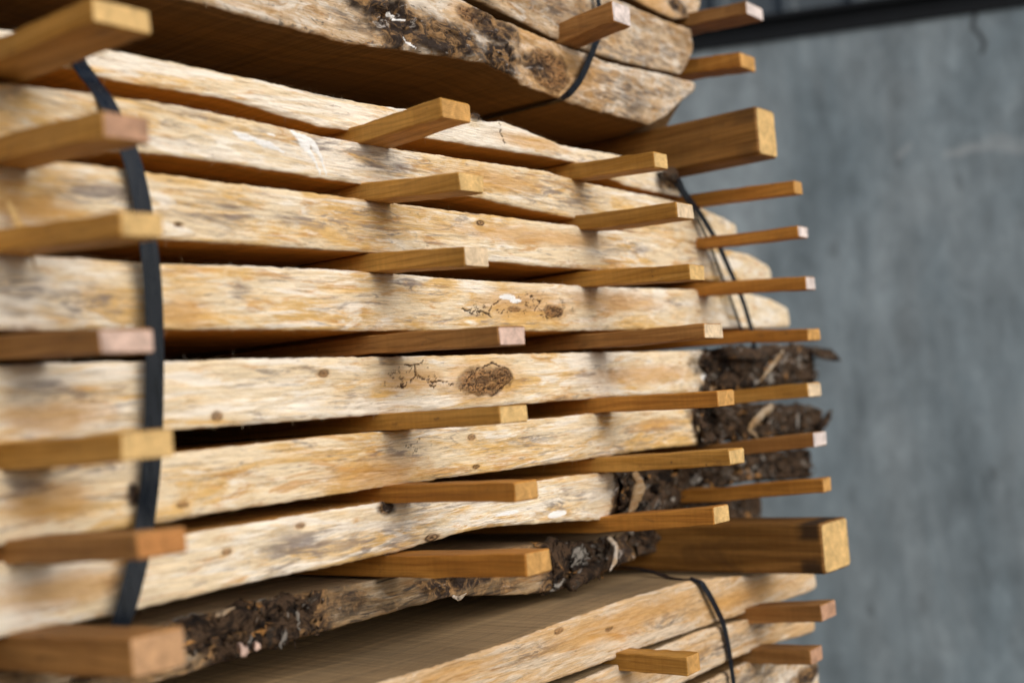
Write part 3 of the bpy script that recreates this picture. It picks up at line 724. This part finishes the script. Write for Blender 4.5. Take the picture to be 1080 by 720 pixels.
sticker('T2', 'T1', 4, 781, 55, 71, 796, 0, 'end_orange', 'orange spacer stick projecting over the upper big square timber', x=1.93, face=1.03, group=UG)
sticker('T3', 'T2', 4, 787, 1, 15, 804, 2, 'end_white', 'spacer stick with a white end in front of the sheet metal', x=1.93, face=1.03, group=UG)
sticker('P8', 'P9', 3, 725, 693, 713, 739, 1, 'end_orange', 'golden spacer stick left of the thin strap at the bottom edge', x=1.42, face=.95, group=LG)
sticker('P8', 'P9', 4, 866, 638, 655, 882, 2, 'end_brown', 'brown spacer stick just below the lower big square timber', x=1.80, face=.97, group=LG)
sticker('P9', 'P10', 4, 855, 685, 701, 868, 2, 'end_brown', 'short brown spacer stick at the bottom right corner', x=1.80, face=.97, group=LG)

# ---------------------------------------------------------------- bearers
def bearer(uL, vT, vB, uR, x, label, notch=False, yend=1.95, seed=3):
    rr = np.random.RandomState(seed)
    E0 = at_x(uL, vT, x); E1 = at_x(uL, vB, x); y0 = (E0[1] + E1[1]) / 2; h = E0[2] - E1[2]
    wR = ray(uR, (vT + vB) / 2); w = wR[0] / wR[1] * y0 - x
    print('BEARER x %.3f y0 %.3f w %.3f h %.3f z %.3f' % (x, y0, w, h, E1[2]))
    NS = 14; sec = []
    ch = .004
    for k in range(NS): sec.append((ch + (w - 2 * ch) * k / (NS - 1), 0))
    for k in range(NS): sec.append((w, ch + (h - 2 * ch) * k / (NS - 1)))
    for k in range(NS): sec.append((w - ch - (w - 2 * ch) * k / (NS - 1), h))
    for k in range(NS): sec.append((0, h - ch - (h - 2 * ch) * k / (NS - 1)))
    ys = np.concatenate([[y0, y0 + .003], np.linspace(y0 + .008, y0 + .4, 60), np.linspace(y0 + .45, yend, 12)])
    n = len(sec); V = []
    sa = np.array(sec)
    for k, y in enumerate(ys):
        ins = .0025 if k == 0 else 0
        px = sa[:, 0] * (1 - 2 * ins / w) + ins; pz = sa[:, 1] * (1 - 2 * ins / h) + ins
        dn = .0011 * fbm(px * 90 + 5, np.full(n, y * 6.) + pz * 90, seed, 3)
        V += list(zip(x + px + dn, np.full(n, y), E1[2] + pz + dn))
    V = [tuple(float(q) for q in p) for p in V]
    F_ = []
    for k in range(len(ys) - 1):
        for i in range(n): F_.append([k * n + i, k * n + (i + 1) % n, (k + 1) * n + (i + 1) % n, (k + 1) * n + i])
    ns = len(F_); F_.append(list(range(n))[::-1]); F_.append([(len(ys) - 1) * n + i for i in range(n)])
    va = np.array(V); zf = (va[:, 2] - E1[2]) / h; yy = va[:, 1] - y0 + .006 * fbm(va[:, 2] * 90, va[:, 1] * 90, seed, 3)
    stn = (1 - sstep(.030, .042, yy)) * sstep(.004, .010, yy) * np.maximum(sstep(.62, .72, zf), 1 - sstep(.22, .34, zf)) * (.8 if notch else .25)
    st_ = np.stack([stn] * 3 + [stn * 0], -1)
    o = mesh_obj('timber_bearer', V, F_, [MAT['beam'], MAT['end_gold']], None, (x + w / 2, y0, E1[2]), {'mask_a': st_}, fmat=[0] * ns + [1, 0], smooth=False)
    tag(o, label, 'timber', 'big square timbers between the stacks')
    return o, (x, y0, w, h, E1[2])
bt, _ = bearer(799, 111, 163, 818, 1.80, 'upper big square timber carrying the gnarled overhanging slab', yend=1.9, seed=5)
bl, (bx_, by_, bw_, bh_, bz_) = bearer(868, 552, 606, 896, 1.80, 'lower big square timber with black stains beside its sawn end', notch=True, yend=1.95, seed=6)

# ---------------------------------------------------------------- straps
def strap(pts, width, label, side=(1, 0, 0), th=.0011, twist=None, name='strap'):
    P = np.array(pts, float)
    # Catmull-Rom
    Q = np.vstack([2 * P[0] - P[1], P, 2 * P[-1] - P[-2]]); out = []
    for i in range(1, len(Q) - 2):
        for t in np.linspace(0, 1, 14, endpoint=False):
            a, b, c, d = Q[i - 1], Q[i], Q[i + 1], Q[i + 2]
            out.append(.5 * (2 * b + (c - a) * t + (2 * a - 5 * b + 4 * c - d) * t * t + (3 * b - a - 3 * c + d) * t ** 3))
    out.append(Q[-2]); C = np.array(out); T = np.gradient(C, axis=0); T /= np.linalg.norm(T, axis=1)[:, None]
    V = []; F_ = []
    for k, (c, t) in enumerate(zip(C, T)):
        s = np.array(side, float); s = s - t * s.dot(t); s /= np.linalg.norm(s)
        if twist:
            a = twist * math.sin(k / len(C) * 6.3); nn = np.cross(t, s); s = s * math.cos(a) + nn * math.sin(a)
        nn = np.cross(t, s)
        for a, b in ((-.5, -.5), (-.2, -.62), (.2, -.62), (.5, -.5), (.5, .5), (-.5, .5)): V.append(c + s * width * a + nn * th * b)
    n = 6
    for k in range(len(C) - 1):
        for i in range(n): F_.append([k * n + i, k * n + (i + 1) % n, (k + 1) * n + (i + 1) % n, (k + 1) * n + i])
    F_.append(list(range(n))[::-1]); F_.append([(len(C) - 1) * n + i for i in range(n)])
    o = mesh_obj(name, V, F_, MAT['strap'], None, tuple(C[-1]), smooth=False)
    return tag(o, label, 'strap')

def sp(l): return [at_y(u, v, y) for u, v, y in l]
p0 = SLABS['P0']
pts = sp([(84, 68, 1.03), (96, 85, 1.02), (110, 104, 1.005), (128, 140, .992), (140, 172, .988), (149, 210, .985), (156, 255, .984), (161, 300, .984), (163, 350, .984), (163, 400, .984), (162, 450, .984), (159, 500, .984), (153, 550, .985), (146, 590, .980), (136, 630, .976), (128, 655, .976), (121, 674, .985)])
x_ = pts[0][0]; zt_ = float(np.interp(x_, p0['xs'], p0['zt'])) + .0015
top = [(x_ - .004, 1.9, zt_), (x_ - .004, 1.4, zt_), (x_ - .003, 1.10, zt_), (x_ - .002, 1.052, zt_ - .0005)]
e = pts[-1]
strap(top + [tuple(p) for p in pts] + [(e[0] - .006, e[1] + .03, e[2] - .03), (e[0] - .01, e[1] + .12, e[2] - .036), (e[0] - .01, 1.9, e[2] - .036)], .0205,
      'wide blurred black strap down the left side of the main stack')
pts = sp([(712, 186, .99), (722, 203, .985), (740, 228, .983), (756, 255, .982), (768, 281, .985), (780, 308, .985), (789, 335, .986), (795, 362, .99)])
x_ = pts[0][0]
top = [(x_ - .01, 1.9, pts[0][2] + .012), (x_ - .01, 1.3, pts[0][2] + .012), (x_ - .004, 1.03, pts[0][2] + .010)]
e = pts[-1]
strap(top + [tuple(p) for p in pts] + [(e[0] + .01, e[1] + .03, e[2] - .012), (e[0] + .012, e[1] + .2, e[2] - .013)], .0135,
      'thin black strap running down over the far ends of the main stack\'s upper slabs')
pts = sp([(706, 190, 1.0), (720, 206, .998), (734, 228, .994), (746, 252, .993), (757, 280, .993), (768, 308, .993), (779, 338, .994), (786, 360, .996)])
strap([(pts[0][0] - .01, 1.6, pts[0][2] + .012), (pts[0][0] - .006, 1.06, pts[0][2] + .01)] + [tuple(p) for p in pts], .006,  # thin dark strip modelled for the strap's shadow line
      'thin dark strip for the shadow just left of the thin black strap')
pts = sp([(633, 28, 1.010), (626, 52, 1.009), (615, 78, 1.009), (606, 92, 1.011), (597, 101, 1.016), (588, 108, 1.023)])
_t = SLABS['T1']; zu = float(np.interp(pts[-1][0], _t['xs'], _t['zb'])) - .002
strap([(pts[0][0], 1.9, pts[0][2] + .13), (pts[0][0], 1.08, pts[0][2] + .13), (pts[0][0], 1.013, pts[0][2] + .11), tuple(pts[0] + np.array([0, 0, .05]))] + [tuple(p) for p in pts[:-1]] + [(pts[-1][0], 1.03, zu - .001), (pts[-1][0] - .004, 1.07, zu - .002), (pts[-1][0] - .008, 1.2, zu - .002), (pts[-1][0] - .02, 1.8, zu - .002)], .0115,
      'black strap bent round the lower edge of the gnarled overhanging slab')
pts = sp([(735, 612, .938), (745, 622, .932), (755, 640, .931), (763, 658, .931), (768, 680, .931), (771, 700, .931), (774, 724, .931), (776, 760, .932)])
c0 = at_y(690, 608, 1.08)
strap([(c0[0] - .05, 1.8, pts[0][2] + .003), (c0[0], 1.2, pts[0][2] + .003), (pts[0][0] - .004, .975, pts[0][2] + .003)] + [tuple(p) for p in pts], .0115,
      'thin black strap bent over the flat topped slab at the lower right')

# ---------------------------------------------------------------- wall, channel, sheet metal, ground
wd = B @ np.array([(-5200 - CX) / F, (800 - CY) / F, 1.0]); wd[2] = 0; wd /= -np.linalg.norm(wd); 
if wd @ B[:, 0] < 0: wd = -wd
nrm = np.cross(wd, [0, 0, 1.0])
if nrm @ B[:, 2] < 0: nrm = -nrm           # points away from the camera
P0w = ray(900, 300); P0w = P0w / P0w.dot(B[:, 2]) * 4.2; P0w[2] += Z0
def on_wall(u, v, off=0.):
    r = ray(u, v); o = np.array([0, 0, Z0]); t = (P0w + nrm * off - o).dot(nrm) / r.dot(nrm); return o + r * t
zb_ = .5 * (on_wall(740, 53)[2] + on_wall(1060, 10)[2])
print('WALL', wd, nrm, 'beam z', on_wall(740, 53)[2], on_wall(1060, 10)[2])
yaw = math.atan2(wd[1], wd[0])
W0 = -7.0; W1 = 7.0; org = np.array([P0w[0], P0w[1], 0.])
# grid only where the photo looks, so that the placed crack and the pale run have vertices
ca, cb = sorted([(on_wall(730, 200) - org) @ wd, (on_wall(1100, 200) - org) @ wd])
gx = np.concatenate([np.linspace(W0, ca - .3, 12), np.linspace(ca - .28, cb + .3, 420), np.linspace(cb + .32, W1, 12)])
zlo = on_wall(900, 740)[2]
gz = np.concatenate([np.linspace(0, zlo, 8)[:-1], np.linspace(zlo, zb_, 260)])
GX, GZ = np.meshgrid(gx, gz, indexing='ij')
crack = np.zeros_like(GX); pale = np.zeros_like(GX)
def wl(u, v): q = on_wall(u, v) - org; return np.array([q @ wd, q[2]])
def seg(pts, w, tgt, val=1., wob=.01):
    p = [wl(*q) for q in pts]
    xx = GX + wob * fbm(GX * 14, GZ * 14, 5, 3); zz = GZ + wob * fbm(GX * 14, GZ * 14, 8, 3); dm = np.full(GX.shape, 9.)
    for a, b in zip(p[:-1], p[1:]):
        d = b - a; s = np.clip(((xx - a[0]) * d[0] + (zz - a[1]) * d[1]) / (d @ d), 0, 1)
        dm = np.minimum(dm, np.hypot(xx - a[0] - s * d[0], zz - a[1] - s * d[1]))
    np.maximum(tgt, val * (1 - sstep(w * .3, w, dm)), out=tgt)
seg([(1027, 12), (1026, 30), (1033, 36), (1040, 46), (1036, 54)], .014, crack, .8)
seg([(1000, 166), (1024, 162), (1080, 157), (1100, 155)], .022, pale, .55, .03)
seg([(1040, 152), (1100, 146)], .02, pale, .35, .03)
seg([(948, 166), (958, 156)], .018, pale, .4)
for q in ((947, 168, .014), (853, 353, .03), (1048, 495, .016), (917, 640, .02), (971, 632, .02), (1010, 190, .02), (878, 258, .02)):
    seg([(q[0], q[1]), (q[0] + 2, q[1] + 8)], q[2], crack, .3, .01)
pale *= .6 + .4 * vn(GX * 20, GZ * 20, 3)
n, m = GX.shape
V = np.stack([GX, np.zeros_like(GX), GZ], -1).reshape(-1, 3)
i = np.arange(n - 1)[:, None]; j = np.arange(m - 1)[None, :]
Fw = np.stack([i * m + j, (i + 1) * m + j, (i + 1) * m + j + 1, i * m + j + 1], -1).reshape(-1, 4).tolist()
b0 = len(V); vb, fb = box_mesh(W0, W1, .004, .2, 0, zb_ - .004)
V = np.concatenate([V, vb]); Fw += [[q + b0 for q in f] for f in fb]
A = np.stack([crack, pale, crack * 0, crack * 0], -1).reshape(-1, 4); A = np.concatenate([A, np.zeros((8, 4))])
wall = mesh_obj('concrete_wall', V, Fw, MAT['concrete'], None, (0, 0, 0), {'mask_a': A}, smooth=False)
# local +y must point away from the camera
ly = np.array([-math.sin(yaw), math.cos(yaw), 0]); 
if ly @ nrm < 0: yaw += math.pi; V[:, 0] *= -1; wall.data.vertices.foreach_set('co', V.astype(np.float32).ravel())
wall.location = org; wall.rotation_euler = (0, 0, yaw)
tag(wall, 'stained blue grey concrete wall behind the timber stacks', 'wall')

def wall_child(name, v, f, mat, parent=None, loc=None):
    o = mesh_obj(name, v, f, mat, None, (0, 0, 0), smooth=False)
    if parent: o.parent = parent
    else: o.location = org; o.rotation_euler = (0, 0, yaw)
    return o
# black channel on the wall head: web with two flanges
bh = abs(on_wall(800, 14)[2] - on_wall(800, 42)[2])
v = []; f = []
for q in ((W0, W1, -.010, .19, zb_, zb_ + bh * .25), (W0, W1, .012, .19, zb_ + bh * .25, zb_ + bh * .8), (W0, W1, -.012, .19, zb_ + bh * .8, zb_ + bh)):
    vv, ff = box_mesh(*q); f += [[e + len(v) for e in g] for g in ff]; v += vv
st = wall_child('steel_channel', v, f, MAT['steel_black'])
tag(st, 'black steel channel along the top of the concrete wall', 'beam')
# corrugated sheet above
v = []; f = []; x = W0; zt_ = zb_ + bh; prof = []
while x < W1:
    prof += [(x, .055), (x + .165, .055), (x + .180, .028), (x + .215, .028), (x + .230, .055)]; x += .23
for q in prof: v += [(q[0], q[1], zt_ - .002), (q[0], q[1], zt_ + 1.2)]
for k in range(len(prof) - 1): f.append([2 * k, 2 * k + 2, 2 * k + 3, 2 * k + 1])
nb = len(v)
for q in prof: v += [(q[0], q[1] + .004, zt_ - .002), (q[0], q[1] + .004, zt_ + 1.2)]
for k in range(len(prof) - 1): f.append([nb + 2 * k + 1, nb + 2 * k + 3, nb + 2 * k + 2, nb + 2 * k])
sh = wall_child('sheet_metal_cladding', v, f, MAT['cladding'])
tag(sh, 'ribbed blue grey sheet metal above the black channel', 'cladding')

v, f = [(-60, -60, 0), (60, -60, 0), (60, 60, 0), (-60, 60, 0)], [(0, 1, 2, 3)]
g = mesh_obj('ground', v, f, MAT['ground'], None, (0, 0, 0), smooth=False); tag(g, kind='structure')

# ---------------------------------------------------------------- light
w = bpy.data.worlds.new('World'); S.world = w; w.use_nodes = True
nt = w.node_tree; nt.nodes.clear()
sky = nt.nodes.new('ShaderNodeTexSky'); sky.sky_type = 'NISHITA'; sky.sun_disc = False
bg = nt.nodes.new('ShaderNodeBackground'); bg.inputs[1].default_value = .07
ou = nt.nodes.new('ShaderNodeOutputWorld'); nt.links.new(sky.outputs[0], bg.inputs[0]); nt.links.new(bg.outputs[0], ou.inputs[0])
elev, az = math.radians(31), math.radians(-96)         # direction towards the sun: az from +x
sd = np.array([math.cos(elev) * math.cos(az), math.cos(elev) * math.sin(az), math.sin(elev)])
sky.sun_elevation = elev; sky.sun_rotation = math.pi / 2 - az
sky.air_density = 1.; sky.dust_density = 2.5; sky.ozone_density = 1.
ld = bpy.data.lights.new('sun', 'SUN'); ld.energy = 1.5; ld.angle = math.radians(62); ld.color = (1, .93, .83)
lo = bpy.data.objects.new('sun', ld); COL.objects.link(lo)
from mathutils import Vector, Matrix
lo.rotation_euler = Vector(sd).to_track_quat('Z', 'Y').to_euler(); lo.location = (0, -3, 4)

# ---------------------------------------------------------------- camera
cd = bpy.data.cameras.new('camera'); cam = bpy.data.objects.new('camera', cd); COL.objects.link(cam)
Mx = Matrix([[B[0, 0], -B[0, 1], -B[0, 2], 0], [B[1, 0], -B[1, 1], -B[1, 2], 0], [B[2, 0], -B[2, 1], -B[2, 2], Z0], [0, 0, 0, 1]])
cam.matrix_world = Mx
cd.sensor_width = 36; cd.lens = F / 1080 * 36; cd.clip_start = .02; cd.clip_end = 300
cd.dof.use_dof = True; cd.dof.focus_distance = 1.56; cd.dof.aperture_fstop = 2.2
S.camera = cam
S.view_settings.view_transform = 'Standard'; S.view_settings.look = 'None'; S.view_settings.gamma = 1
S.view_settings.exposure = 0.55
S.cycles.use_denoising = True
S.cycles.max_bounces = 8; S.cycles.diffuse_bounces = 5
